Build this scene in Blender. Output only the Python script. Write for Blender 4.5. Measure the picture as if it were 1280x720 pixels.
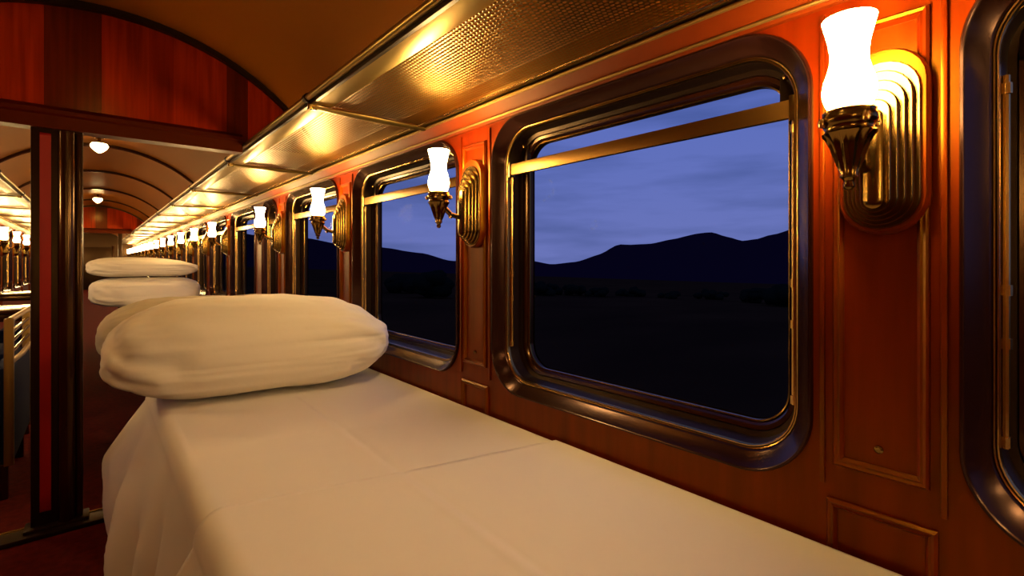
import bpy, bmesh, math, random
from mathutils import Vector, noise
from mathutils.geometry import tessellate_polygon
random.seed(7)
for o in list(bpy.data.objects): bpy.data.objects.remove(o)
scene = bpy.context.scene
COL = scene.collection
PI = math.pi

# ------------------------------------------------------------------ scale
S = 1.25            # metres per unit: the unit is the distance from the lens to the window wall
EYE = 1.008         # lens height above the floor, in units
def P(v): return Vector((v[0]*S, v[1]*S, (v[2]+EYE)*S))

# ------------------------------------------------------------------ camera
F = 610.0; VPX = 120.0; HY = 325.0
cd = bpy.data.cameras.new('camera'); cam = bpy.data.objects.new('camera', cd); COL.objects.link(cam)
cd.sensor_width = 36; cd.lens = F/1280*36
cd.shift_y = -(360-HY)/1280
cd.clip_start = .02; cd.clip_end = 4000
cam.location = P((0, 0, 0))
cam.rotation_euler = (PI/2, 0, -math.atan2(640-VPX, F))
scene.camera = cam

# ------------------------------------------------------------------ exposure and light levels
scene.view_settings.view_transform = 'Standard'
scene.view_settings.look = 'None'
scene.view_settings.gamma = 1
scene.view_settings.use_curve_mapping = False
scene.view_settings.exposure = 0.0
SHADE_COL = (1.0, .645, .245)
SHADE_STR = 125.0
PENDANT_STR = 22.0
SKY_STR = 1.18

# ------------------------------------------------------------------ dusk sky
w = bpy.data.worlds.new('dusk'); scene.world = w; w.use_nodes = True
nt = w.node_tree; nt.nodes.clear()
def N(nt, t, **kw):
    n = nt.nodes.new(t)
    for k, v in kw.items():
        if k.startswith('_'): n.inputs[int(k[1:])].default_value = v
        else: setattr(n, k, v)
    return n
out = N(nt, 'ShaderNodeOutputWorld'); bg = N(nt, 'ShaderNodeBackground'); bg.inputs[1].default_value = SKY_STR
tc = N(nt, 'ShaderNodeTexCoord'); sp = N(nt, 'ShaderNodeSeparateXYZ')
nt.links.new(tc.outputs['Generated'], sp.inputs[0])
ramp = N(nt, 'ShaderNodeValToRGB')
ramp.color_ramp.elements[0].position = 0.0; ramp.color_ramp.elements[0].color = (.135, .165, .44, 1)
ramp.color_ramp.elements[1].position = .75; ramp.color_ramp.elements[1].color = (.05, .08, .34, 1)
e = ramp.color_ramp.elements.new(.28); e.color = (.10, .145, .455, 1)
nt.links.new(sp.outputs['Z'], ramp.inputs[0])
mp = N(nt, 'ShaderNodeMapping'); mp.inputs['Scale'].default_value = (1.2, 1.2, 9)
nt.links.new(tc.outputs['Generated'], mp.inputs[0])
cl = N(nt, 'ShaderNodeTexNoise'); cl.inputs['Scale'].default_value = 2.4; cl.inputs['Detail'].default_value = 5
nt.links.new(mp.outputs[0], cl.inputs['Vector'])
cr = N(nt, 'ShaderNodeValToRGB'); cr.color_ramp.elements[0].position = .42; cr.color_ramp.elements[1].position = .66
cr.color_ramp.elements[0].color = (1, 1, 1, 1); cr.color_ramp.elements[1].color = (.62, .68, .70, 1)
nt.links.new(cl.outputs[0], cr.inputs[0])
mul = N(nt, 'ShaderNodeMixRGB', blend_type='MULTIPLY'); mul.inputs[0].default_value = 1
nt.links.new(ramp.outputs[0], mul.inputs[1]); nt.links.new(cr.outputs[0], mul.inputs[2])
nt.links.new(mul.outputs[0], bg.inputs[0]); nt.links.new(bg.outputs[0], out.inputs[0])

# ------------------------------------------------------------------ materials
def mat(name, col, rough=.5, metal=0, coat=0, coat_rough=.08, spec=.5, grain=None, bump=None, emis=None, emis_str=0, tint=None, ior=1.5):
    m = bpy.data.materials.new(name); m.use_nodes = True
    t = m.node_tree; b = t.nodes['Principled BSDF']
    b.inputs['Base Color'].default_value = (*col, 1)
    b.inputs['Roughness'].default_value = rough
    b.inputs['Metallic'].default_value = metal
    b.inputs['IOR'].default_value = ior
    if tint: b.inputs['Specular Tint'].default_value = (*tint, 1)
    b.inputs['Coat Weight'].default_value = coat
    b.inputs['Coat Roughness'].default_value = coat_rough
    b.inputs['Specular IOR Level'].default_value = spec
    if emis:
        b.inputs['Emission Color'].default_value = (*emis, 1); b.inputs['Emission Strength'].default_value = emis_str
    if grain:      # (second colour, scale xyz, noise scale)
        c2, sc, ns = grain
        tc = N(t, 'ShaderNodeTexCoord'); mp = N(t, 'ShaderNodeMapping'); mp.inputs['Scale'].default_value = sc
        no = N(t, 'ShaderNodeTexNoise'); no.inputs['Scale'].default_value = ns; no.inputs['Detail'].default_value = 6
        rp = N(t, 'ShaderNodeValToRGB'); rp.color_ramp.elements[0].position = .32; rp.color_ramp.elements[1].position = .68
        rp.color_ramp.elements[0].color = (*col, 1); rp.color_ramp.elements[1].color = (*c2, 1)
        t.links.new(tc.outputs['Object'], mp.inputs[0]); t.links.new(mp.outputs[0], no.inputs['Vector'])
        t.links.new(no.outputs[0], rp.inputs[0]); t.links.new(rp.outputs[0], b.inputs['Base Color'])
    if bump:       # (scale, strength, distance)
        tc = N(t, 'ShaderNodeTexCoord'); no = N(t, 'ShaderNodeTexNoise'); no.inputs['Scale'].default_value = bump[0]; no.inputs['Detail'].default_value = 4
        bp = N(t, 'ShaderNodeBump'); bp.inputs['Strength'].default_value = bump[1]; bp.inputs['Distance'].default_value = bump[2]
        t.links.new(tc.outputs['Object'], no.inputs['Vector']); t.links.new(no.outputs[0], bp.inputs['Height']); t.links.new(bp.outputs[0], b.inputs['Normal'])
    return m
M = {}
M['mahogany'] = mat('varnished mahogany', (.180, .014, .0005), .40, spec=.62, tint=(1, .58, .035), grain=((.10, .0045, .0002), (9, 9, .7), 2.2))
M['mahogany_flat'] = mat('mahogany moulding', (.150, .012, .0005), .34, spec=.85, tint=(1, .62, .035), grain=((.085, .004, .0002), (3, 3, 3), 2.2))
M['dark_wood'] = mat('dark varnished wood', (.022, .005, .002), .2, spec=.6, tint=(1, .62, .30), grain=((.010, .003, .001), (4, 4, 1), 3))
M['frame'] = mat('window frame varnish', (.016, .0045, .003), .22, spec=.42, tint=(1, .56, .42), grain=((.012, .003, .002), (4, 4, 1), 3))
M['brass_mid'] = mat('worn brass', (.46, .28, .08), .24, metal=1, bump=(60, .12, .002))
M['bead'] = mat('dull brass bead', (.40, .25, .07), .5, metal=1)
M['cornice'] = mat('cornice mahogany', (.11, .012, .0008), .55, spec=.3, tint=(1, .5, .1))
M['beam'] = mat('dark red mahogany beam', (.065, .004, .0015), .35, spec=.3, tint=(1, .4, .1))
M['black_wood'] = mat('near black varnished wood', (.008, .003, .002), .35, spec=.4, tint=(1, .6, .3))
M['red_panel'] = mat('red lacquer', (.34, .004, .002), .5)
M['brass'] = mat('aged brass', (.62, .40, .12), .24, metal=1, bump=(60, .12, .002))
M['brass_dark'] = mat('tarnished brass', (.23, .14, .034), .22, metal=1, bump=(60, .15, .002))
M['bronze'] = mat('bronze sash bar', (.25, .13, .028), .34, metal=1)
M['rack_metal'] = mat('brushed brass rim', (.42, .29, .085), .33, metal=1, bump=(25, .1, .003))
M['ceiling'] = mat('lacquered ceiling board', (.26, .080, .0045), .45, spec=.7, tint=(1, .6, .1), grain=((.235, .072, .004), (1, .4, 1), 3))
M['cloth'] = mat('cotton sheet', (.82, .785, .74), .9, spec=.2, bump=(3.5, .25, .02))
M['cover'] = mat('cotton bed cover', (.82, .785, .74), .9, spec=.2, bump=(3, .25, .02))
M['pillow'] = mat('pillowcase cotton', (.84, .79, .67), .85, spec=.25, bump=(5, .22, .03))
M['shaded_cloth'] = mat('shaded pillowcase', (.50, .43, .30), .9, spec=.2, bump=(300, .1, .001))  # pillowcase in shade: the darkening is put into the cloth colour
M['blue'] = mat('navy upholstery', (.003, .007, .035), .9, spec=.2, bump=(200, .2, .001))
M['carpet'] = mat('red carpet', (.12, .007, .003), .95, spec=.1, grain=((.07, .004, .002), (1, 1, 1), 30), bump=(300, .5, .002))
M['gilt'] = mat('gilded wood', (.30, .18, .05), .4, metal=.8)
M['black'] = mat('black reveal', (.008, .004, .003), .4, spec=.3, tint=(1, .6, .3))
M['ground'] = mat('night field', (.026, .013, .007), 1, spec=0, grain=((.045, .022, .010), (.02, .12, 1), 1.5))
M['hill'] = mat('distant hill', (.022, .010, .022), 1, spec=0)
M['leaf'] = mat('dark bush leaves', (.010, .012, .008), 1, spec=0)

# glass panes: clear with a fresnel reflection
m = bpy.data.materials.new('window glass'); m.use_nodes = True; t = m.node_tree; t.nodes.clear()
o_ = N(t, 'ShaderNodeOutputMaterial'); mx = N(t, 'ShaderNodeMixShader'); tr = N(t, 'ShaderNodeBsdfTransparent'); gl = N(t, 'ShaderNodeBsdfGlossy'); fr = N(t, 'ShaderNodeFresnel')
gl.inputs['Roughness'].default_value = .01; gl.inputs['Color'].default_value = (.004, .004, .004, 1)
tr.inputs[0].default_value = (.94, .95, .97, 1); pass
geo = N(t, 'ShaderNodeNewGeometry'); dt = N(t, 'ShaderNodeVectorMath', operation='DOT_PRODUCT'); t.links.new(geo.outputs['Incoming'], dt.inputs[0]); t.links.new(geo.outputs['Normal'], dt.inputs[1])
ab = N(t, 'ShaderNodeMath', operation='ABSOLUTE'); t.links.new(dt.outputs['Value'], ab.inputs[0])
iv = N(t, 'ShaderNodeMath', operation='SUBTRACT'); iv.inputs[0].default_value = 1; t.links.new(ab.outputs[0], iv.inputs[1])
pw = N(t, 'ShaderNodeMath', operation='POWER'); pw.inputs[1].default_value = 5; t.links.new(iv.outputs[0], pw.inputs[0])
sa = N(t, 'ShaderNodeMath', operation='MULTIPLY_ADD'); sa.inputs[1].default_value = .9; sa.inputs[2].default_value = .04; t.links.new(pw.outputs[0], sa.inputs[0])
t.nodes.remove(fr); t.links.new(sa.outputs[0], mx.inputs[0]); t.links.new(tr.outputs[0], mx.inputs[1]); t.links.new(gl.outputs[0], mx.inputs[2]); t.links.new(mx.outputs[0], o_.inputs[0])
M['glass'] = m
# lamp shades: opal glass giving light
def glow(name, col, strength):
    m = bpy.data.materials.new(name); m.use_nodes = True; t = m.node_tree
    b = t.nodes['Principled BSDF']; b.inputs['Base Color'].default_value = (.9, .85, .7, 1); b.inputs['Roughness'].default_value = .2
    b.inputs['Emission Color'].default_value = (*col, 1); b.inputs['Emission Strength'].default_value = strength
    return m
M['shade'] = glow('lit opal glass', SHADE_COL, SHADE_STR)
M['pendant'] = glow('lit pendant glass', (1, .66, .27), PENDANT_STR)
# perforated brass sheet: small staggered holes right through it
m = bpy.data.materials.new('perforated brass'); m.use_nodes = True; t = m.node_tree; b = t.nodes['Principled BSDF']
b.inputs['Base Color'].default_value = (.22, .142, .032, 1); b.inputs['Metallic'].default_value = 1; b.inputs['Roughness'].default_value = .28
tc = N(t, 'ShaderNodeTexCoord'); sp = N(t, 'ShaderNodeSeparateXYZ'); t.links.new(tc.outputs['Object'], sp.inputs[0])
def mth(op, a, b_=None, c=None):
    n = N(t, 'ShaderNodeMath', operation=op)
    for i, v in enumerate((a, b_, c)):
        if v is None: continue
        if isinstance(v, (int, float)): n.inputs[i].default_value = v
        else: t.links.new(v, n.inputs[i])
    return n.outputs[0]
PX, PY = .0145, .0150
gx = mth('DIVIDE', sp.outputs['X'], PX); row = mth('FLOOR', gx); fx = mth('SUBTRACT', mth('FRACT', gx), .5)
gy = mth('ADD', mth('DIVIDE', sp.outputs['Y'], PY), mth('MULTIPLY', mth('MODULO', mth('ADD', row, 200), 2), .5))
fy = mth('SUBTRACT', mth('FRACT', gy), .5)
d2 = mth('SQRT', mth('ADD', mth('POWER', mth('ABSOLUTE', fx), 2), mth('POWER', mth('MULTIPLY', mth('ABSOLUTE', fy), .85), 2)))
hole = mth('LESS_THAN', d2, .33)
hgt = mth('MULTIPLY', mth('SMOOTH_MIN', d2, .45, .1), 1)
bp = N(t, 'ShaderNodeBump'); bp.inputs['Strength'].default_value = .8; bp.inputs['Distance'].default_value = .006
t.links.new(hgt, bp.inputs['Height']); t.links.new(bp.outputs[0], b.inputs['Normal'])
tr = N(t, 'ShaderNodeBsdfTransparent'); mx = N(t, 'ShaderNodeMixShader')
t.links.new(hole, mx.inputs[0]); t.links.new(b.outputs[0], mx.inputs[1]); t.links.new(tr.outputs[0], mx.inputs[2])
t.links.new(mx.outputs[0], t.nodes['Material Output'].inputs[0])
M['perforated'] = m
# header veneer: upright leaves of mahogany veneer, some darker
m = bpy.data.materials.new('banded veneer'); m.use_nodes = True; t = m.node_tree; b = t.nodes['Principled BSDF']
b.inputs['Roughness'].default_value = .14; b.inputs['Specular Tint'].default_value = (1, .6, .2, 1)
tc = N(t, 'ShaderNodeTexCoord'); sp = N(t, 'ShaderNodeSeparateXYZ'); t.links.new(tc.outputs['Object'], sp.inputs[0])
mr = N(t, 'ShaderNodeMapRange'); mr.inputs[1].default_value = -1.25; mr.inputs[2].default_value = 1.25
t.links.new(sp.outputs['X'], mr.inputs[0])
rp = N(t, 'ShaderNodeValToRGB'); rp.color_ramp.interpolation = 'CONSTANT'
bands = [(-1.25, 0), (-.60, 1), (-.30, 0), (-.06, 2), (.14, 0), (.325, 1), (.43, 0), (.56, 0), (.675, 2), (.79, 0), (.95, 1)]
BC = [(.43, .027, .003, 1), (.34, .020, .002, 1), (.13, .011, .002, 1)]
while len(rp.color_ramp.elements) < len(bands): rp.color_ramp.elements.new(.5)
for el, (x, c) in zip(rp.color_ramp.elements, bands): el.position = (x+1.25)/2.5
for el, (x, c) in zip(rp.color_ramp.elements, bands): el.color = BC[c]
t.links.new(mr.outputs[0], rp.inputs[0])
mp = N(t, 'ShaderNodeMapping'); mp.inputs['Scale'].default_value = (14, 14, .6); no = N(t, 'ShaderNodeTexNoise'); no.inputs['Scale'].default_value = 2.5; no.inputs['Detail'].default_value = 5
t.links.new(tc.outputs['Object'], mp.inputs[0]); t.links.new(mp.outputs[0], no.inputs['Vector'])
r2 = N(t, 'ShaderNodeValToRGB'); r2.color_ramp.elements[0].position = .35; r2.color_ramp.elements[1].position = .65; r2.color_ramp.elements[0].color = (.6, .6, .6, 1)
t.links.new(no.outputs[0], r2.inputs[0])
ml = N(t, 'ShaderNodeMixRGB', blend_type='MULTIPLY'); ml.inputs[0].default_value = 1
t.links.new(rp.outputs[0], ml.inputs[1]); t.links.new(r2.outputs[0], ml.inputs[2]); t.links.new(ml.outputs[0], b.inputs['Base Color'])
M['veneer'] = m

# ------------------------------------------------------------------ mesh helpers (all in units, see S)
class MB:
    def __init__(s): s.bm = bmesh.new()
    def band(s, a, b, y0, y1):           # curved strip between two arcs of (x,z), with end caps
        s.loft([[(p[0], y0, p[1]), (p[0], y1, p[1]), (q[0], y1, q[1]), (q[0], y0, q[1])] for p, q in zip(a, b)]); return s
    def verts(s, pts): return [s.bm.verts.new(p) for p in pts]
    def face(s, vs):
        try: return s.bm.faces.new(vs)
        except ValueError: return None
    def box(s, x0, x1, y0, y1, z0, z1, bev=0):
        v = s.verts([(x, y, z) for x in (x0, x1) for y in (y0, y1) for z in (z0, z1)])
        fs = [s.face([v[i] for i in q]) for q in ((0,1,3,2),(4,6,7,5),(0,4,5,1),(2,3,7,6),(0,2,6,4),(1,5,7,3))]
        if bev:
            es = list({e for f in fs for e in f.edges})
            bmesh.ops.bevel(s.bm, geom=es, offset=bev, segments=2, affect='EDGES', profile=.6)
        return s
    def loft(s, loops, closed=True, cap=True):
        vl = [s.verts(l) for l in loops]; n = len(loops[0])
        for a, b in zip(vl, vl[1:]):
            for i in range(n if closed else n-1): s.face([a[i], a[(i+1) % n], b[(i+1) % n], b[i]])
        if cap and closed: s.face(vl[0][::-1]); s.face(vl[-1])
        return vl
    def tube(s, pts, r, seg=12, cap=True):
        pts = [Vector(p) for p in pts]; rs = r if isinstance(r, (list, tuple)) else [r]*len(pts)
        loops = []; up = None
        for i, p in enumerate(pts):
            d = (pts[min(i+1, len(pts)-1)] - pts[max(i-1, 0)]).normalized()
            if up is None:
                up = Vector((0, 0, 1)) if abs(d.z) < .9 else Vector((1, 0, 0))
            a = d.cross(up).normalized(); up = a.cross(d).normalized()
            loops.append([p + (a*math.cos(2*PI*k/seg) + up*math.sin(2*PI*k/seg))*rs[i] for k in range(seg)])
        s.loft(loops, cap=cap); return s
    def lathe(s, prof, c=(0, 0, 0), seg=28, flute=0, flutes=12):
        loops = []
        for q in prof:
            r, z = q[0], q[1]; fl = q[2] if len(q) > 2 else 0
            loops.append([(c[0]+(r*(1+fl*math.cos(flutes*2*PI*k/seg)))*math.cos(2*PI*k/seg), c[1]+(r*(1+fl*math.cos(flutes*2*PI*k/seg)))*math.sin(2*PI*k/seg), c[2]+z) for k in range(seg)])
        s.loft(loops); return s
    def extrude_x(s, poly, x0, x1):      # poly of (y,z)
        s.loft([[(x0, y, z) for y, z in poly], [(x1, y, z) for y, z in poly]]); return s
    def extrude_y(s, poly, y0, y1):      # poly of (x,z)
        s.loft([[(x, y0, z) for x, z in poly], [(x, y1, z) for x, z in poly]]); return s
    def build(s, name, m, parent=None, off=(0, 0, 0), ang=35, smooth=True):
        bm = s.bm
        for v in bm.verts: v.co = (v.co - Vector(off))*S
        bmesh.ops.recalc_face_normals(bm, faces=bm.faces)
        me = bpy.data.meshes.new(name); bm.to_mesh(me); bm.free()
        me.materials.append(M[m] if isinstance(m, str) else m)
        if smooth:
            me.shade_smooth(); me.set_sharp_from_angle(angle=math.radians(ang))
        o = bpy.data.objects.new(name, me); COL.objects.link(o)
        if parent: o.parent = parent
        else: o.location = P(off)
        return o
def tag(o, label=None, cat=None, group=None, kind=None):
    for k, v in (('label', label), ('category', cat), ('group', group), ('kind', kind)):
        if v: o[k] = v
    return o
def thing(name, loc, label=None, cat=None, group=None, kind=None, rz=0):
    o = bpy.data.objects.new(name, None); COL.objects.link(o); o.location = P(loc); o.rotation_euler.z = rz
    return tag(o, label, cat, group, kind)
def dup(root, loc, rz=None, label=None, group=None, name=None):
    r = root.copy(); COL.objects.link(r); r.location = P(loc)
    if name: r.name = name
    if rz is not None: r.rotation_euler.z = rz
    if label: r['label'] = label
    if group: r['group'] = group
    for ch in [c for c in root.children]:
        c = ch.copy(); COL.objects.link(c); c.parent = r
        for g in ch.children:
            d = g.copy(); COL.objects.link(d); d.parent = c
    return r
def rrect(a, b, r, n=10):                # rounded rectangle loop in (u,v)
    pts = []
    for cx, cy, a0 in ((a-r, b-r, 0), (-a+r, b-r, PI/2), (-a+r, -b+r, PI), (a-r, -b+r, 1.5*PI)):
        for k in range(n+1):
            t_ = a0 + PI/2*k/n; pts.append((cx + r*math.cos(t_), cy + r*math.sin(t_)))
    return pts

# ------------------------------------------------------------------ layout numbers
PITCH = 1.144
LAMP0 = .2275
WHW = .4725; WZ0, WZ1 = -.423, .452; WR = .135
WCZ = (WZ0+WZ1)/2; WHH = (WZ1-WZ0)/2
CX = .04                                  # centre line of the carriage
def mir(x): return 2*CX - x
YEND = 22.0; YREAR = -2.6
right_bays = []                           # window centres and half widths
win = [(LAMP0+.567+PITCH*k, WHW) for k in (-2, -1, 0, 1, 2)]      # window 1 is k=0
lampY = [LAMP0+PITCH*k for k in (-2, -1, 0, 1, 2, 3)]
Y4 = LAMP0+3*PITCH                        # 3.66
win.append((Y4+.33, .205))                # one narrow window
y = Y4 + .66
while y < YEND - 1:
    win.append((y+.567, WHW)); y += PITCH; lampY.append(y)
RZ = .505; RX = .52                       # luggage rack height and rail
YP = 2.50                                 # plane of the arched partition

# ------------------------------------------------------------------ structure
def wall_side(name, right=True):
    mb = MB()
    ys = [YREAR] + [ (a[0]+a[1] + b[0]-b[1])/2 for a, b in zip(win, win[1:])] + [YEND]
    if not right:                        # unseen near part, left windowless to keep blue sky light off the drape
        k0 = next(i for i, q in enumerate(ys) if q > YP-.2)
        mb.box(1.0, 1.13, YREAR, ys[k0], -EYE, .56)
    for (yc, hw), y0, y1 in zip(win, ys, ys[1:]):
        if not right and y1 <= ys[k0]+1e-6: continue
        loop = rrect(hw-.012, WHH-.012, WR-.010)
        for xx in (1.0, 1.13):
            outer = [Vector((y0, -EYE, 0)), Vector((y1, -EYE, 0)), Vector((y1, .56, 0)), Vector((y0, .56, 0))]
            hole = [Vector((yc+u, WCZ+v, 0)) for u, v in loop][::-1]
            allp = outer + hole
            vs = mb.verts([(xx, p.x, p.y) for p in allp])
            for tri in tessellate_polygon([outer, hole]): mb.face([vs[i] for i in tri])
    if not right:
        for v in mb.bm.verts: v.co.x = mir(v.co.x)
    return tag(mb.build(name, 'mahogany', off=(1.0 if right else mir(1.0), 0, -EYE), smooth=False), kind='structure')
wall_side('wall_right'); wall_side('wall_left', False)

mb = MB(); mb.box(mir(1.13), 1.13, YREAR, YEND, -EYE-.04, -EYE)
tag(mb.build('floor', 'carpet', off=(CX, 0, -EYE), smooth=False), kind='structure')

R_ARC = .965; ZPEAK = .99
def arc_z(x): 
    d = min(abs(x-CX), R_ARC*.999)
    return ZPEAK - R_ARC + math.sqrt(R_ARC**2 - d*d)
def arc_pts(dz=0, n=48, zmin=.53, half=.96):
    pts = []
    for k in range(n+1):
        x = CX - half + 2*half*k/n
        pts.append((x, max(arc_z(x)+dz, zmin)))
    return pts
mb = MB()
lo = arc_pts(); hi = [(x, z+.05) for x, z in lo]
mb.band(lo, hi, YREAR, YEND)
tag(mb.build('ceiling', 'ceiling', off=(CX, 0, .5)), kind='structure')

mb = MB(); mb.box(mir(1.13), 1.13, YREAR-.05, YREAR, -EYE, 1.1)
tag(mb.build('wall_rear', 'mahogany', off=(CX, YREAR, -EYE), smooth=False), kind='structure')
mb = MB(); mb.box(mir(1.13), 1.13, YEND, YEND+.05, -EYE, 1.1)
tag(mb.build('wall_far', 'black_wood', off=(CX, YEND, -EYE), smooth=False), kind='structure')
d = thing('door_1', (CX, YEND, -EYE), kind='structure')
MB().box(-.38, .38, -.05, 0, 0, 1.45, .01).build('door_panel', 'black_wood', d)
MB().box(-.44, -.38, -.07, 0, 0, 1.5, .01).build('door_frame', 'dark_wood', d)
MB().box(.38, .44, -.07, 0, 0, 1.5, .01).build('door_frame', 'dark_wood', d)
MB().lathe([(0, -.01), (.012, -.01), (.018, 0), (.012, .012), (0, .014)], (-.32, -.065, .62)).build('door_knob', 'brass', d)

# ceiling ribs
for i, y_ in enumerate((5.45, 7.05, 8.8, 10.4, 13.6, 15.5, 18.0)):
    mb = MB(); a = arc_pts(.004); b = arc_pts(-.022)
    mb.band(a, b, y_-.022, y_+.022)
    tag(mb.build('trim_%d' % (20+i), 'dark_wood', off=(CX, y_, .9)), kind='structure')

# baseboards
for nm, xa, xb in (('baseboard_right', .975, 1.0), ('baseboard_left', mir(1.0), mir(.975))):
    mb = MB(); mb.box(xa, xb, YREAR, YEND, -EYE, -EYE+.11, .006)
    tag(mb.build(nm, 'dark_wood', off=((xa+xb)/2, 0, -EYE)), kind='structure')

# cornice under the luggage rack, with two brass beads
def cornice(name, right):
    prof = [(1.0, .452), (.988, .452), (.984, .458), (.984, .464), (.976, .468), (.972, .474), (.958, .486), (.952, .494), (.952, .502), (1.0, .502)]
    f = (lambda x: x) if right else mir
    root = thing(name, (f(1.0), 0, .45), kind='structure')
    MB().extrude_y([(f(x), z) for x, z in prof], YREAR, YEND).build('moulding', 'cornice', root, off=(f(1.0), 0, .45))
    MB().tube([(f(.981), YREAR, .461), (f(.981), YEND, .461)], .0042, 8).build('brass_bead', 'bead', root, off=(f(1.0), 0, .45))
    MB().tube([(f(.952), YREAR, .498), (f(.952), YEND, .498)], .005, 8).build('brass_bead', 'bead', root, off=(f(1.0), 0, .45))
cornice('trim_1', True); cornice('trim_2', False)

# post panelling: moulded frames on the wood between windows
def panel_frame(mb, yh, z0, z1, wd=.016, ht=.011):
    prof = [(0, 0), (0, ht*.5), (wd*.25, ht), (wd*.5, ht*.75), (wd*.7, ht*.85), (wd, ht*.15), (wd, 0)]
    zc = (z0+z1)/2; hh = (z1-z0)/2
    loops = []
    for d_, h in prof:
        a, b = yh-d_, hh-d_
        loops.append([(-h, y_, zc+z_) for y_, z_ in ((a, b), (-a, b), (-a, -b), (a, -b))])
    vl = [mb.verts(l) for l in loops]
    for p, q in zip(vl, vl[1:]):
        for i in range(4): mb.face([p[i], p[(i+1) % 4], q[(i+1) % 4], q[i]])
mb = MB(); panel_frame(mb, .066, -.362, .402); panel_frame(mb, .076, -.60, -.423)
# slim upright fillets at the sides of the post
for s_ in (-1, 1): mb.box(-.006, 0, s_*.083-.004, s_*.083+.004, -.40, .44, .002)
mb.lathe([(0, 0), (.0045, 0), (.0045, .002), (0, .003)], (0, 0, 0)) if False else None
pf = mb.build('trim_3', 'mahogany_flat', ang=25); pf['kind'] = 'structure'
pf.location = P((1.0, LAMP0-.004, 0))
mb = MB()
loops = [[(x, .0065*math.cos(2*PI*k/14)*r, -.318+.0065*math.sin(2*PI*k/14)*r) for k in range(14)] for x, r in ((0, 1), (-.004, 1), (-.006, .6))]
mb.loft(loops); mb.build('screw_head', 'brass_dark', pf)
n = 4
for ly in lampY:
    for right in (True, False):
        if right and abs(ly-LAMP0) < 1e-6: continue
        c = dup(pf, (1.0 if right else mir(1.0), ly-.004, 0), 0 if right else PI, name='trim_%d' % (100+n)); n += 1

# ------------------------------------------------------------------ windows
def make_window(hw, name):
    root = thing(name, (1.0, 0, WCZ), kind='structure')
    def ring(prof, extra=0):
        mb = MB(); loops = []
        for d_, x in prof: loops.append([(x, u, v) for u, v in rrect(hw-d_, WHH-d_, max(WR-d_*.8, .02), 12)])
        vl = [mb.verts(l) for l in loops]; n_ = len(loops[0])
        for p, q in zip(vl, vl[1:]):
            for i in range(n_): mb.face([p[i], p[(i+1) % n_], q[(i+1) % n_], q[i]])
        return mb
    ring([(0, .002), (0, -.008), (.002, -.012), (.005, -.0125), (.008, -.009), (.0095, -.004), (.030, .018), (.033, .022), (.034, .034)]).build('outer_frame', 'frame', root)
    ring([(.033, .034), (.033, .026), (.0345, .023), (.0365, .024), (.0372, .029), (.0385, .025), (.0405, .025), (.042, .029), (.042, .036)]).build('brass_trim', 'brass_mid', root)
    ring([(.040, .034), (.044, .05), (.046, .070), (.056, .074), (.056, .116), (.075, .116)]).build('reveal', 'black', root)
    ring([(.052, .100), (.054, .084), (.058, .080), (.066, .082), (.070, .088), (.072, .096), (.072, .112), (.054, .112)]).build('sash', 'dark_wood', root)
    ring([(.071, .094), (.073, .090), (.076, .092), (.076, .098), (.072, .100)]).build('glazing_bead', 'brass_dark', root)
    g = MB(); vs = g.verts([(.103, u, v) for u, v in rrect(hw-.072, WHH-.072, WR-.058, 12)]); g.face(vs); g.build('glass_pane', 'glass', root, smooth=False)
    zb = .277-WCZ
    c = MB(); c.box(.030, .044, -(hw-.039), hw-.039, zb, zb+.037, .004); cb = c.build('crossbar', 'bronze', root)
    for s_ in (-1, 1):
        k = MB(); k.box(.026, .05, s_*(hw-.046)-.006, s_*(hw-.046)+.006, zb-.006, zb+.044, .003); k.build('bar_bracket', 'brass_dark', cb)
    for s_ in (-1, 1):
        k = MB(); k.box(.072, .09, s_*(hw-.072)-.014, s_*(hw-.072)+.014, zb+.03, WHH-.06, .003); st = k.build('hopper_stile', 'black', root)
        k = MB(); k.lathe([(0, -.006), (.005, -.005), (.0065, 0), (.005, .005), (0, .006)], (.067, s_*(hw-.072), zb+.095), 12); k.build('knob', 'brass', st)
    for s_ in (-1, 1):
        k = MB(); yy = s_*(hw-.0465)
        k.tube([(.040, yy, zb), (.040, yy, -.1), (.040, yy, -WHH+.14)], .0048, 8)
        for zz in (zb-.02, -.06, -.14, -WHH+.15): k.tube([(.040, yy, zz-.008), (.040, yy, zz+.008)], .0072, 8)
        k.build('slide_rod', 'brass', root)
    return root
w1 = make_window(WHW, 'window_1'); w1.location = P((1.0, win[2][0], WCZ))
wn = make_window(.205, 'window_2'); wn.location = P((1.0, win[5][0], WCZ))
n = 3
for (yc, hw) in win:
    for right in (True, False):
        src = w1 if hw == WHW else wn
        if right and (abs(yc-win[2][0]) < 1e-6 or hw != WHW): continue
        if not right and yc < YP: continue
        wd_ = dup(src, (1.0 if right else mir(1.0), yc, WCZ), 0 if right else PI, name='window_%d' % n); n += 1
        if right and yc < 0:            # the near windows have no bar
            for ch in list(wd_.children):
                if ch.name.startswith('crossbar'):
                    for g_ in list(ch.children): bpy.data.objects.remove(g_)
                    bpy.data.objects.remove(ch)

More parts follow.
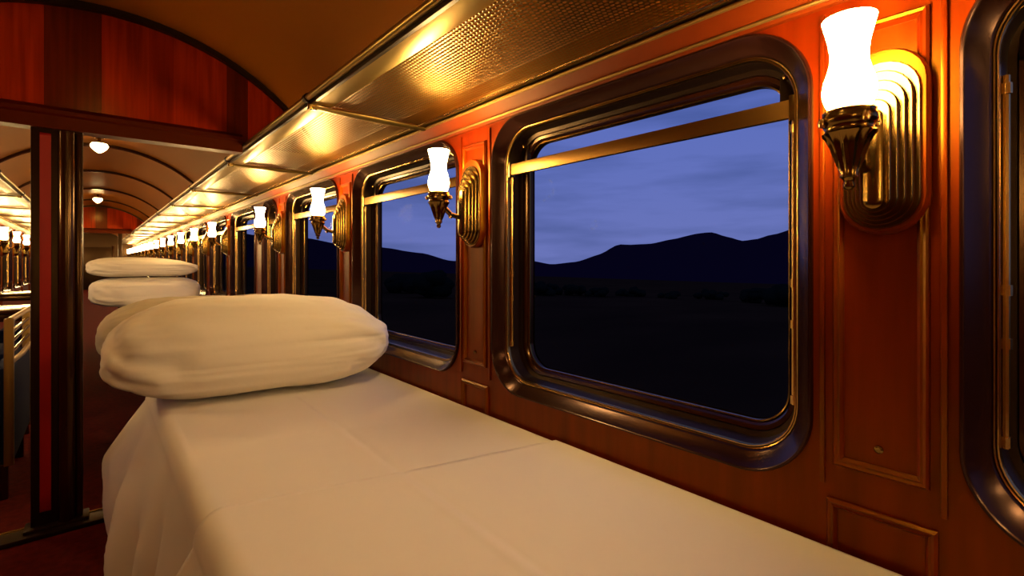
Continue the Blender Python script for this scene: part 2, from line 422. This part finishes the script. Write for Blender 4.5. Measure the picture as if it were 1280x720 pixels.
# ------------------------------------------------------------------ archway partition
def header(root, y0, off):
    mb = MB(); top = arc_pts(.02, half=.96); poly = [(mir(1.0)+.0, .56)] + top[1:-1] + [(1.0, .56)]
    mb.extrude_y([(x, z) for x, z in [(mir(1.0), .54)] + top[1:-1] + [(1.0, .54)]], y0, y0+.03)
    mb.build('header_panel', 'veneer', root, off=off)
    mb = MB(); a = arc_pts(.004, half=.955); b = arc_pts(-.026, half=.955)
    mb.band(a, b, y0-.025, y0+.05); mb.build('arch_trim', 'black_wood', root, off=off)
    mb = MB(); mb.extrude_x([(y0-.022, .488), (y0-.022, .535), (y0-.03, .542), (y0-.03, .556), (y0-.018, .564), (y0-.006, .574), (y0+.035, .574), (y0+.05, .556), (y0+.05, .488)], mir(RX-.013), RX-.013)
    mb.build('crossbeam', 'beam', root, off=off)
pt = thing('arch_partition', (-.10, YP, -EYE), 'mahogany arched partition with banded veneer header, beside the head of the nearest bed', 'partition')
OFF = (-.10, YP, -EYE)
header(pt, YP, OFF)
# post: flat dark stile with red inset, half-round glossy pilaster beside it
mb = MB(); mb.box(-.182, -.038, YP-.005, YP+.045, -EYE+.0, .489, .003); post = mb.build('post', 'black_wood', pt, off=OFF)
mb = MB(); mb.extrude_x([(YP-.005, -.93), (YP-.012, -.92), (YP-.012, .462), (YP-.005, .47)], -.1575, -.127); mb.build('inset_panel', 'red_panel', post, off=OFF)
mb = MB()
loops = []
for z_ in (-.99, .482):
    loops.append([(-.083+.026*math.cos(PI*k/12), YP-.004-.026*math.sin(PI*k/12), z_) for k in range(13)])
mb.loft(loops); mb.build('pilaster', 'dark_wood', post, off=OFF)
mb = MB(); mb.box(-.055, -.041, YP-.016, YP, -.99, .482, .002); mb.build('edge_bead', 'dark_wood', post, off=OFF)
mb = MB(); mb.box(-.20, -.02, YP-.03, YP+.055, -EYE, -EYE+.03, .005); mb.build('plinth', 'black_wood', post, off=OFF)
# threshold across the aisle
mb = MB(); mb.box(mir(.98), .12, YP-.06, YP+.03, -EYE, -EYE+.018, .004); th = tag(mb.build('threshold', 'black_wood', off=(-.4, YP, -EYE)), 'black wooden threshold strip across the aisle floor under the arch', 'threshold')
mb = MB(); mb.box(mir(.98), .12, YP+.031, YP+.038, -EYE, -EYE+.022, .002); mb.build('brass_nosing', 'brass', th, off=(-.4, YP, -EYE))
p2 = thing('arch_partition', (CX, 11.6, -EYE), 'small distant mahogany arched header far down the carriage', 'partition')
header(p2, 11.6, (CX, 11.6, -EYE))
for s_ in (-1, 1):
    mb = MB(); mb.box(CX+s_*.30-.03, CX+s_*.30+.03, 11.6, 11.65, -EYE, .49, .004); mb.build('post', 'black_wood', p2, off=(CX, 11.6, -EYE))

# ------------------------------------------------------------------ luggage racks
def rack(right):
    f = (lambda x: x) if right else mir
    nm = 'brass luggage rack running along the wall ' + ('above the windows and beds' if right else 'across the aisle, seen left of the post')
    r = thing('luggage_rack', (f(1.0), 0, RZ), nm, 'luggage rack'); off = (f(1.0), 0, RZ)
    y0, y1 = YREAR+.02, 19.0
    MB().tube([(f(RX), y0, RZ+.018), (f(RX), y1, RZ+.018)], .0105, 14).build('rail', 'rack_metal', r, off=off)
    mb = MB(); x0, x1 = sorted((f(RX+.006), f(RX+.016))); mb.box(x0, x1, y0, y1, RZ-.002, RZ+.010); mb.build('rail_web', 'black_wood', r, off=off)
    mb = MB(); x0, x1 = sorted((f(RX+.014), f(RX+.075))); mb.box(x0, x1, y0, y1, RZ, RZ+.006, .002)
    x0, x1 = sorted((f(.945), f(.962))); mb.box(x0, x1, y0, y1, RZ+.004, RZ+.010, .002)
    mb.build('rim', 'rack_metal', r, off=off)
    MB().tube([(f(.930), y0, RZ+.004), (f(.930), y1, RZ+.004)], .0035, 8).build('edge_bead', 'brass', r, off=off)
    bays = [.37+1.26*k for k in range(-2, 15)]
    x0, x1 = sorted((f(RX+.07), f(.928)))
    for k, yb in enumerate(bays):
        # perforated panel from this crossbar to the next
        o_ = MB(); v = o_.verts([(x0, yb+.01, RZ+.004), (x1, yb+.01, RZ+.004), (x1, yb+1.25, RZ+.004), (x0, yb+1.25, RZ+.004)]); o_.face(v)
        o_.build('perforated_panel', 'perforated', r, off=off, smooth=False)
        if k == 0: ctmpl = None
        mb = MB(); loops = []
        for q in range(15):
            t_ = q/14; x = f(RX+.012 + (.985-RX-.012)*t_); wdt = .010+.016*math.sin(PI*t_)**.8; hh = .010+.010*math.sin(PI*t_)
            zc = RZ-.004+.004*0
            loops.append([(x, yb+wdt*math.cos(2*PI*j/10), zc-.004+hh*.5*math.sin(2*PI*j/10)) for j in range(10)])
        mb.loft(loops); br = mb.build('crossbar', 'rack_metal', r, off=off)
        mb = MB(); mb.tube([(f(RX), yb-.010, RZ+.018), (f(RX), yb+.010, RZ+.018)], .0145, 14)
        mb.build('rail_clip', 'black_wood', br, off=off)
        mb = MB(); xa, xb = sorted((f(RX+.002), f(RX+.03))); mb.box(xa, xb, yb-.008, yb+.008, RZ-.016, RZ+.016, .003); mb.build('bracket', 'brass_dark', br, off=off)
rack(True); rack(False)

# ------------------------------------------------------------------ wall sconces
def make_sconce():
    r = thing('wall_sconce', (1.0, LAMP0, 0), 'x', 'wall lamp')
    def stad(hw, zb, zt, x, n=12):
        pts = []
        for k in range(n+1): a = PI*k/n; pts.append((x, hw*math.cos(a)-.012, zt-hw+hw*math.sin(a)))
        for k in range(n+1): a = PI+PI*k/n; pts.append((x, hw*math.cos(a)-.012, zb+hw+hw*math.sin(a)))
        return pts
    mb = MB(); mb.loft([stad(.061, .042, .345, 0), stad(.061, .042, .345, -.018), stad(.057, .046, .341, -.026)]); mb.build('backplate', 'mahogany_flat', r)
    mb = MB(); loops = []
    hw, zb, zt, x = .052, .050, .322, -.024
    loops.append(stad(hw, zb, zt, x))
    for k in range(5):
        loops.append(stad(hw, zb, zt, x-.005)); loops.append(stad(hw-.002, zb+.0015, zt-.002, x-.0075)); loops.append(stad(hw-.0055, zb+.004, zt-.010, x-.0065)); 
        x -= .0085; hw -= .0078; zb += .0062; zt -= .017
        loops.append(stad(hw, zb, zt, x+.002))
    loops.append(stad(hw, zb, zt, x-.004)); loops.append(stad(hw*.5, zb+hw*.5, zt-hw*.6, x-.008))
    mb.loft(loops); pl = mb.build('ribbed_plate', 'brass_dark', r, ang=50)
    LX = -.146
    mb = MB(); mb.tube([(-.05, 0, .150), (-.075, 0, .146), (-.10, 0, .152), (-.122, 0, .170), (LX, 0, .185)], [.011, .0085, .008, .009, .013], 12)
    for q in ((-.062, .011), (-.10, .0105)): mb.tube([(q[0]-.003, 0, .149), (q[0]+.003, 0, .149)], q[1], 12)
    mb.build('arm', 'brass_dark', r)
    cup = [(0, .104), (.004, .105), (.007, .110), (.005, .116), (.008, .121), (.011, .123), (.009, .128, .05), (.013, .14, .09), (.017, .155, .10), (.021, .17, .10), (.026, .182, .08), (.031, .188, .03), (.035, .191), (.034, .195), (.037, .200), (.0405, .204), (.0405, .212), (.037, .216), (.038, .221), (.034, .224), (.030, .222), (0, .221)]
    mb = MB(); cup = [(q[0]*(.9 if q[1] > .19 else 1.12),)+tuple(q[1:]) for q in cup]; mb.lathe(cup, (LX, 0, 0), 48, flutes=12); cp = mb.build('lamp_cup', 'brass_dark', r, ang=60)
    for k in range(4):
        mb = MB()
        a = PI/4+PI/2*k; cx_, cy_ = LX+.039*math.cos(a), .039*math.sin(a)
        mb.lathe([(0, -.007), (.004, -.006), (.0055, 0), (.004, .006), (0, .007)], (cx_, cy_, .204), 10)
        mb.build('gallery_screw', 'brass', cp)
    prof = [(.026, .222), (.031, .224), (.037, .232), (.0425, .246), (.0435, .258), (.041, .272), (.035, .288), (.0308, .304), (.0305, .318), (.033, .335), (.0375, .352), (.0425, .370), (.0435, .374), (.0415, .374), (.036, .353), (.031, .335), (.0285, .318), (.029, .304), (.033, .288), (.039, .272), (.041, .258), (.040, .246), (.035, .233), (.026, .225)]
    prof = [(a_*.80, .222+(b_-.222)*.90) for a_, b_ in prof]; mb = MB(); mb.lathe(prof, (LX, 0, 0), 28); mb.build('glass_shade', 'shade', r, ang=60)
    return r
ORD = ['nearest', 'second', 'third', 'fourth', 'fifth', 'sixth', 'seventh', 'eighth']
sc = make_sconce()
sc['label'] = 'large lit brass wall sconce with white tulip glass shade, between the two nearest windows'
extra = {1: 'lit brass sconce with tulip glass shade just left of the large window',
         2: 'third lit tulip sconce from the right along the window wall, right above the nearest pillow',
         3: 'fourth lit tulip sconce from the right, left of centre over the nearest pillow',
         4: 'fifth lit sconce from the right on the window wall, just past the lampless post',
         5: 'sixth lit sconce from the right on the window wall',
         6: 'seventh lit sconce from the right on the window wall, small',
         7: 'eighth lit sconce from the right on the window wall, small'}
sc['group'] = 'wall sconces along the window wall'
for i, ly in enumerate(lampY):
    k = i-2
    lab = None
    if k < 0: lab = 'lit sconce on the window wall behind the viewpoint'
    elif k in extra: lab = extra[k]
    elif k > 0: lab = 'tiny distant lit sconce on the window wall beyond the eighth one'
    if k != 0: dup(sc, (1.0, ly, 0), 0, lab, 'wall sconces along the window wall')
    if ly > YP or i == 1: dup(sc, (mir(1.0), ly, 0), PI, 'small lit sconce in the blurred row on the far left wall across the aisle' if ly > YP else 'unseen sconce added on the aisle wall behind the viewpoint to light the hanging sheet', 'wall sconces across the aisle')  # the one rear aisle lamp is unseen, added to light the bed drape

# ------------------------------------------------------------------ ceiling lamps
def pendant(y_, label):
    z0 = ZPEAK
    r = thing('ceiling_lamp', (CX-.02, y_, z0), label, 'ceiling lamp', 'lamps along the ceiling')
    MB().lathe([(0, .012), (.05, .012), (.05, -.006), (.04, -.014), (.012, -.02), (.010, -.045), (.022, -.05), (.045, -.056), (.05, -.062), (0, -.062)], seg=24).build('ceiling_rose', 'brass_dark', r)
    MB().lathe([(0, -.062), (.048, -.062), (.058, -.078), (.050, -.10), (.028, -.122), (.008, -.135), (0, -.137)], seg=24).build('glass_shade', 'pendant', r, ang=60)
    return r
pendant(5.1, 'small lit glass ceiling lamp seen through the arch to the right of the post')
pendant(9.6, 'tiny distant lit ceiling lamp further down the carriage beyond the nearer one')
pendant(14.4, 'farthest tiny ceiling lamp near the end of the carriage')
pendant(.5, 'lit ceiling lamp above the nearest bed, out of view overhead')
pendant(-1.6, 'lit ceiling lamp behind the viewpoint')

# ------------------------------------------------------------------ beds
BZ = -.514; BX0, BX1 = .150, .985
def bed(yb0, yb1, label, top=-.70, BX0=BX0):
    off = ((BX0+BX1)/2, (yb0+yb1)/2, -EYE)
    r = thing('bed', off, label, 'bed', 'made-up beds along the window wall')
    mb = MB(); mb.box(BX0+.03, BX1, yb0+.02, yb1-.02, -EYE, top, .006); mb.build('bed_base', 'dark_wood', r, off=off)
    mb = MB(); mb.box(BX0+.012, BX1-.003, yb0+.012, yb1-.012, top, BZ-.010, .03); mb.build('mattress', 'cloth', r, off=off)
    return r
def sheet_surface(yb0, yb1, dz, seed, ny=150, drape=.47, x0=BX0, edge=None, amp=1.0, flare=.075, folds=1.0):
    BX0 = x0
    """loops across the bed (wall -> over the aisle edge -> down), along y"""
    R0 = .045
    na, nb, nc = 120, 8, 30
    mb = MB(); rows = []
    for j in range(ny+1):
        v = j/ny; row = []
        for i in range(na+nb+nc+1):
            yy = yb0 + (yb1-yb0)*v
            if edge: yy = yb0 + (edge(i, na, nb, nc)-yb0)*v
            if i <= na:
                x = BX1 - (BX1-BX0-R0)*i/na; z = BZ+dz
                n1 = noise.noise(Vector((x*3, yy*2.2, seed)))*.0045 + noise.noise(Vector((x*11, yy*4, seed+3)))*.0011
                # pressed crease down the middle and long soft folds
                n1 += .0025*math.exp(-((x-.525-.02*yy)/.012)**2)*(1 if yy < 1.0 else .5)*(1 if yy < 1.9 else 0)
                n1 -= .0025*math.exp(-((x-.525-.02*yy-.018)/.010)**2)*(1 if yy < 1.9 else 0)
                n1 += .004*math.exp(-((yy-1.30+.35*(x-.5))/.022)**2)*max(0, 1-abs(x-.45)*3) + .005*math.exp(-((yy-1.47+.28*(x-.5))/.02)**2)*max(0, 1-abs(x-.5)*3)
                z += n1*amp*min(1, (BX1-x)/.05)
            elif i <= na+nb:
                a = PI/2*(i-na)/nb; x = BX0+R0 - (R0+dz)*math.sin(a); z = BZ-R0 + (R0+dz)*math.cos(a)
            else:
                q = (i-na-nb)/nc; dep = q*drape
                z = BZ-R0-dep
                ph_ = yy*8.5+1.6*noise.noise(Vector((yy*2, q*1.2, seed)))+q*2.6; fold = .046*math.sin(ph_*2) + .020*math.sin(ph_*3.3+1) + .007*math.sin(yy*31+q*6+seed)
                fl = flare*max(0, (yy-yb1+1.1)/1.1)
                x = BX0 - dz - q*.02 - fl*math.sin(PI*min(1, q*.95)) - .034*folds*min(1, q*2.5) + folds*fold*min(1, q*1.6)*(.35+.65*q)*(.5+.5*min(1, max(0, (yy-.6))))
            if i > na:
                z += noise.noise(Vector((x*5, yy*3, seed)))*.003
            row.append((x, yy, z))
        rows.append(row)
    vl = [mb.verts(r_) for r_ in rows]
    for a, b in zip(vl, vl[1:]):
        for i in range(len(a)-1): mb.face([a[i], a[i+1], b[i+1], b[i]])
    return mb, rows
def solid(o, t_):
    md = o.modifiers.new('thickness', 'SOLIDIFY'); md.thickness = t_; md.offset = 0
bed(-.35, 2.40, 'nearest wide bed beside the big window, covered to the floor in white sheets')
mb, _ = sheet_surface(-.38, 2.43, 0, 1.3)
sh = tag(mb.build('bed_sheet', 'cloth', off=(BX0, 1.0, -EYE), ang=80), 'white bottom sheet draped over nearest bed, folds hanging into the aisle beside the pillow', 'sheet'); solid(sh, .003)
def cover_edge(i, na, nb, nc):
    if i <= na: x = i/na; return .965 + .185*x
    q = (i-na)/(nb+nc); return 1.15 - .10*q + .10*q*q*-1.5
mb, _ = sheet_surface(-.385, 1.1, .0065, 1.3, ny=90, edge=cover_edge)
cv = tag(mb.build('bed_cover', 'cover', off=(BX0, .4, -EYE), ang=80), 'white top cover over the near half of the nearest bed, ending in a hem line', 'bed cover'); solid(cv, .003)
bed(2.62, 4.9, 'second bed beyond the partition post, mostly hidden behind the nearest pillow', -.60, .26)
bed(5.0, 7.5, 'third bed further down the carriage under two stacked pillows', -.60, .26)
for a_, b_, l in ((2.62, 4.9, 'white sheet over the second bed, behind the partition post'), (5.0, 7.5, 'white sheet over the third bed, below the far pillow stack')):
    mb, _ = sheet_surface(a_-.02, b_+.02, 0, a_, ny=60, drape=.05, x0=.25, flare=0, folds=.1)
    s2 = tag(mb.build('bed_sheet', 'cloth', off=(BX0, a_, -EYE), ang=80), l, 'sheet'); solid(s2, .003)

# ------------------------------------------------------------------ pillows
def pillow(L, D, H, label, loc, rz, mt, seed, group=None, box=1.0, taper=0.0, thin=.60):
    """plump pillow: superellipse plan, fat middle, pinched corners and end seams"""
    mb = MB(); nu, nv = 150, 90
    def pt_(u, v):
        # u around plan, v from bottom to top
        cu, su = math.cos(u), math.sin(u); e1 = .34
        px = math.copysign(abs(cu)**e1, cu); py = math.copysign(abs(su)**.58, su)
        ph = -PI/2 + PI*v; cv_, sv = math.cos(ph), math.sin(ph)
        rr = abs(cv_)**.46
        x, y_ = px*rr, py*rr
        z_ = math.copysign(abs(sv)**(.72*box), sv)
        ax = abs(x)
        th_ = (1 - thin*(1 if x > 0 else .55)*max(0, ax-.58)**1.4*2.2)*(1-.10*abs(y_)**3)       # thinner towards the ends
        th_ *= 1 - taper*max(0, x+.05)**1.6*(1 if z_ > 0 else 0)
        z_ *= th_
        if z_ < 0: z_ *= .86
        # wrinkles gathered at the ends
        wr = .07*max(0, ax-.45)*math.sin(y_*16+z_*12*math.copysign(1, x)+2.5*noise.noise(Vector((x*2, y_*2, seed))))
        nn = Vector((x*3, y_*2.5, z_*2+seed))
        dsp = .030*noise.noise(nn) + .016*noise.noise(nn*2.7) + .010*noise.noise(Vector((x*4+z_*3, y_*12, z_*9+seed)))
        # long soft creases running along the front
        cz = .007*math.sin(z_*11+x*1.2+seed)*max(0, .9-ax)
        if y_ < 0:
            for zc_, am, wd_ in ((.06, .024, .03), (-.16, .026, .026), (-.34, .012, .035)):
                line = z_ - zc_ - .05*math.sin(x*2.3+zc_*9) - .05*x
                cz -= am*math.exp(-(line/wd_)**2)*max(0, min(1, (x+.75)*2))*(.6+.8*noise.noise(Vector((x*2.5, zc_*9, seed))))
        cz += .030*math.sin(x*13+z_*2.5+3*noise.noise(Vector((x*2, z_*2, seed+4))))*max(0, min(1, (.15-x)*1.6))*max(0, .9-abs(z_))
        s_ = 1+dsp+wr+cz
        return Vector((x*L*(1+dsp*.6), y_*D*s_, z_*H*s_))
    rows = []
    for j in range(1, nv):
        rows.append([pt_(2*PI*i/nu, j/nv) for i in range(nu)])
    vl = [mb.verts(r_) for r_ in rows]
    for a, b in zip(vl, vl[1:]):
        for i in range(nu): mb.face([a[i], a[(i+1) % nu], b[(i+1) % nu], b[i]])
    b0 = mb.verts([pt_(0, 0)*0 + Vector((0, 0, pt_(0, 0).z))])[0]; t0 = mb.verts([Vector((0, 0, pt_(0, 1).z))])[0]
    for i in range(nu): mb.face([vl[0][(i+1) % nu], vl[0][i], b0]); mb.face([vl[-1][i], vl[-1][(i+1) % nu], t0])
    o = mb.build('pillow', mt, ang=180); o.location = P(loc); o.rotation_euler.z = rz
    tag(o, label, 'pillow', group)
    return o
p1 = pillow(.490, .235, .192, 'big plump white pillow at the head of the nearest bed', (.508, 2.15, BZ+.178), math.radians(-9), 'pillow', 2.0, 'white pillows on the beds', taper=.20)
# loose corner of the pillowcase at the aisle end
pillow(.46, .20, .172, 'pillow with shadow put into its cloth colour, on the second bed, just behind the nearest white pillow', (.46, 2.86, BZ+.158), math.radians(-3), 'shaded_cloth', 5.0)
pillow(.50, .28, .17, 'lower white pillow of the distant stack on the third bed', (.44, 6.9, BZ+.150), 0, 'pillow', 8.0, 'white pillows on the beds', box=.72, thin=.25)
pillow(.50, .28, .115, 'upper white pillow of the distant stack on the third bed', (.42, 6.92, BZ+.428), 0, 'pillow', 9.0, 'white pillows on the beds', box=.8, taper=.5, thin=.3)

# ------------------------------------------------------------------ settees and tables across the aisle
def make_settee(label, y0):
    off = (-.42, y0+.33, -EYE)
    r = thing('settee', off, label, 'settee', 'navy settees across the aisle')
    mb = MB(); mb.box(-.70, -.27, y0, y0+.66, -.86, -.66, .03); mb.build('seat', 'blue', r, off=off)
    mb = MB(); mb.box(-.335, -.262, y0, y0+.66, -.86, -.45, .025); mb.build('backrest', 'blue', r, off=off)
    mb = MB(); mb.tube([(-.275, y0-.01, -.252), (-.262, y0+.3, -.246), (-.262, y0+.67, -.252)], .012, 10); mb.build('top_rail', 'gilt', r, off=off)
    mb = MB(); mb.tube([(-.275, y0-.01, -.43), (-.262, y0+.3, -.436), (-.262, y0+.67, -.432)], .011, 10); mb.build('lower_rail', 'gilt', r, off=off)
    for z_ in (-.30, -.34, -.385):
        mb = MB(); mb.box(-.272, -.262, y0+.02, y0+.64, z_-.006, z_+.006, .002); mb.build('slat', 'brass_dark', r, off=off)
    for yy in (y0, y0+.66):
        mb = MB(); mb.box(-.292, -.262, yy-.012, yy+.012, -.86, -.245, .004); mb.build('end_post', 'gilt', r, off=off)
    for xx in (-.66, -.30):
        for yy in (y0+.04, y0+.62):
            mb = MB(); mb.box(xx-.018, xx+.018, yy-.018, yy+.018, -EYE, -.86, .003); mb.build('leg', 'dark_wood', r, off=off)
    return r
st = make_settee('navy settee with gilded slatted back, left edge of the picture beyond the post', 2.92)
dup(st, (-.42, 4.95+.33, -EYE), 0, 'second navy settee further along across the aisle, behind the nearer one')
dup(st, (-.42, 6.6+.33, -EYE), 0, 'third navy settee across the aisle, farthest down the carriage')
def make_table(label, yc):
    r = thing('dining_table', (-.50, yc, -EYE), label, 'table', 'tables across the aisle')
    MB().box(-.30, .24, -.22, .22, .70, .725, .006).build('tabletop', 'dark_wood', r)
    MB().box(-.285, .225, -.205, .205, .66, .70, .004).build('apron', 'dark_wood', r)
    for sx in (-1, 1):
        for sy in (-1, 1):
            MB().lathe([(0, 0), (.016, 0), (.012, .05), (.018, .3), (.014, .34), (.022, .5), (.022, .67), (0, .67)], (-.03+sx*.22, sy*.17, 0), 12).build('leg', 'dark_wood', r)
    return r
tb = make_table('small wooden table across the aisle between the first and second settees', 4.15)
dup(tb, (-.50, 6.1, -EYE), 0, 'farther small wooden table across the aisle beyond the second settee')

# ------------------------------------------------------------------ outside: field, hills, bushes
GZ = -EYE - .95
mb = MB(); vs = mb.verts([(1.6, -900, GZ), (1500, -900, GZ-.042*1500), (1500, 2500, GZ-.042*1500), (1.6, 2500, GZ)]); mb.face(vs)
tag(mb.build('ground', 'ground', off=(1.6, 0, GZ), smooth=False), kind='structure')
mb = MB(); vs = mb.verts([(-1500, -900, GZ), (-1.5, -900, GZ), (-1.5, 2500, GZ), (-1500, 2500, GZ)]); mb.face(vs)
tag(mb.build('ground', 'ground', off=(-1.6, 0, GZ), smooth=False), kind='structure')
# hills: ridge heights by bearing from the carriage, as real slopes 700 m away
ridge = [(-1.2, 300), (-.6, 292), (-.3, 306), (-.254, 311), (-.185, 316), (-.123, 326), (-.05, 329), (.041, 326), (.082, 330), (.131, 327), (.18, 318), (.221, 306.5), (.279, 305), (.328, 299), (.377, 293), (.41, 292), (.443, 296), (.475, 302), (.50, 301), (.533, 294), (.574, 287), (.65, 282), (.9, 290), (1.5, 300)]
def ridge_y(u):
    for (a, ya), (b, yb) in zip(ridge, ridge[1:]):
        if a <= u <= b:
            t_ = (u-a)/(b-a); t_ = t_*t_*(3-2*t_)*.5 + t_*.5
            return ya+(yb-ya)*t_
    return 300
th0 = math.atan2(640-VPX, F); sn, cs = math.sin(th0), math.cos(th0)
mb = MB(); rows = []
nu_ = 260
for q in range(15):
    row = []
    for i in range(nu_+1):
        u = -1.2 + 2.7*i/nu_
        dx, dy = sn+u*cs, cs-u*sn; nrm = math.hypot(dx, dy)
        top = (HY+9-ridge_y(u))/F                      # tan of the elevation, per unit of depth
        t_ = q/10
        dist = 380 + 270*t_ if q <= 10 else 650+120*(q-10)
        prof_ = (math.sin(min(1, t_)*PI/2)**1.5) if q <= 10 else max(0, 1-(q-10)*.28)
        hgt_ = (top*650)*prof_
        nz = noise.noise(Vector((dx/nrm*18, dy/nrm*18, t_*3)))*7*(1 if 0 < q < 10 else .25)
        base = GZ - .042*max(0, dx*dist) - 4
        z_ = (-9/F*650)*prof_ + hgt_ + (base*(1-prof_)) + nz*prof_*.6
        row.append((dx*dist, dy*dist, z_))
    rows.append(row)
vl = [mb.verts(r_) for r_ in rows]
for a, b in zip(vl, vl[1:]):
    for i in range(nu_): mb.face([a[i], a[i+1], b[i+1], b[i]])
hl = mb.build('hills', 'hill', off=(300, 300, GZ), ang=180); tag(hl, kind='structure')
def bush(u, depth, wd, ht, label, seed):
    x, y_ = (sn+u*cs)*depth, (cs-u*sn)*depth
    mb = MB(); rnd = random.Random(seed)
    for k in range(16):
        a = rnd.uniform(0, 2*PI); rr = rnd.uniform(0, .6)*wd; cz = rnd.uniform(.25, .75)*ht; rad = rnd.uniform(.22, .38)*ht
        res = bmesh.ops.create_icosphere(mb.bm, subdivisions=2, radius=rad)
        for v in res['verts']:
            n_ = v.co.normalized(); v.co += n_*rad*.35*noise.noise(n_*3+Vector((k, seed, 0)))
            v.co.x *= 1.3; v.co.y *= 1.3
            v.co += Vector((math.cos(a)*rr, math.sin(a)*rr, cz))
    o = mb.build('bush', 'leaf', ang=60); o.location = P((x, y_, GZ-.042*x)); tag(o, label, 'bush', 'dark bushes in the field outside')
    return o
bl = 'small dark bush in the hedge line below the hills outside'
for i, (u, dp, wd, ht, l) in enumerate([
    (-.165, 34, 1.6, 2.0, 'dark round tree mass outside the second window'), (-.22, 40, 1.8, 1.7, 'low dark bush left of the tree mass outside the second window'),
    (.56, 38, 1.9, 1.75, 'dark clump of bushes at the right side of the big window view'), (.50, 42, 1.8, 1.3, 'lower dark bush beside the right clump in the big window view'),
    (.06, 44, 2.2, 1.2, bl), (.12, 46, 2.6, 1.1, bl), (.18, 45, 2.4, .95, bl), (.25, 48, 2.6, 1.0, bl), (.33, 46, 2.4, .8, bl), (.41, 47, 2.4, 1.0, bl), (-.02, 42, 2.0, 1.2, bl)]):
    bush(u, dp, wd, ht, l, i+1)
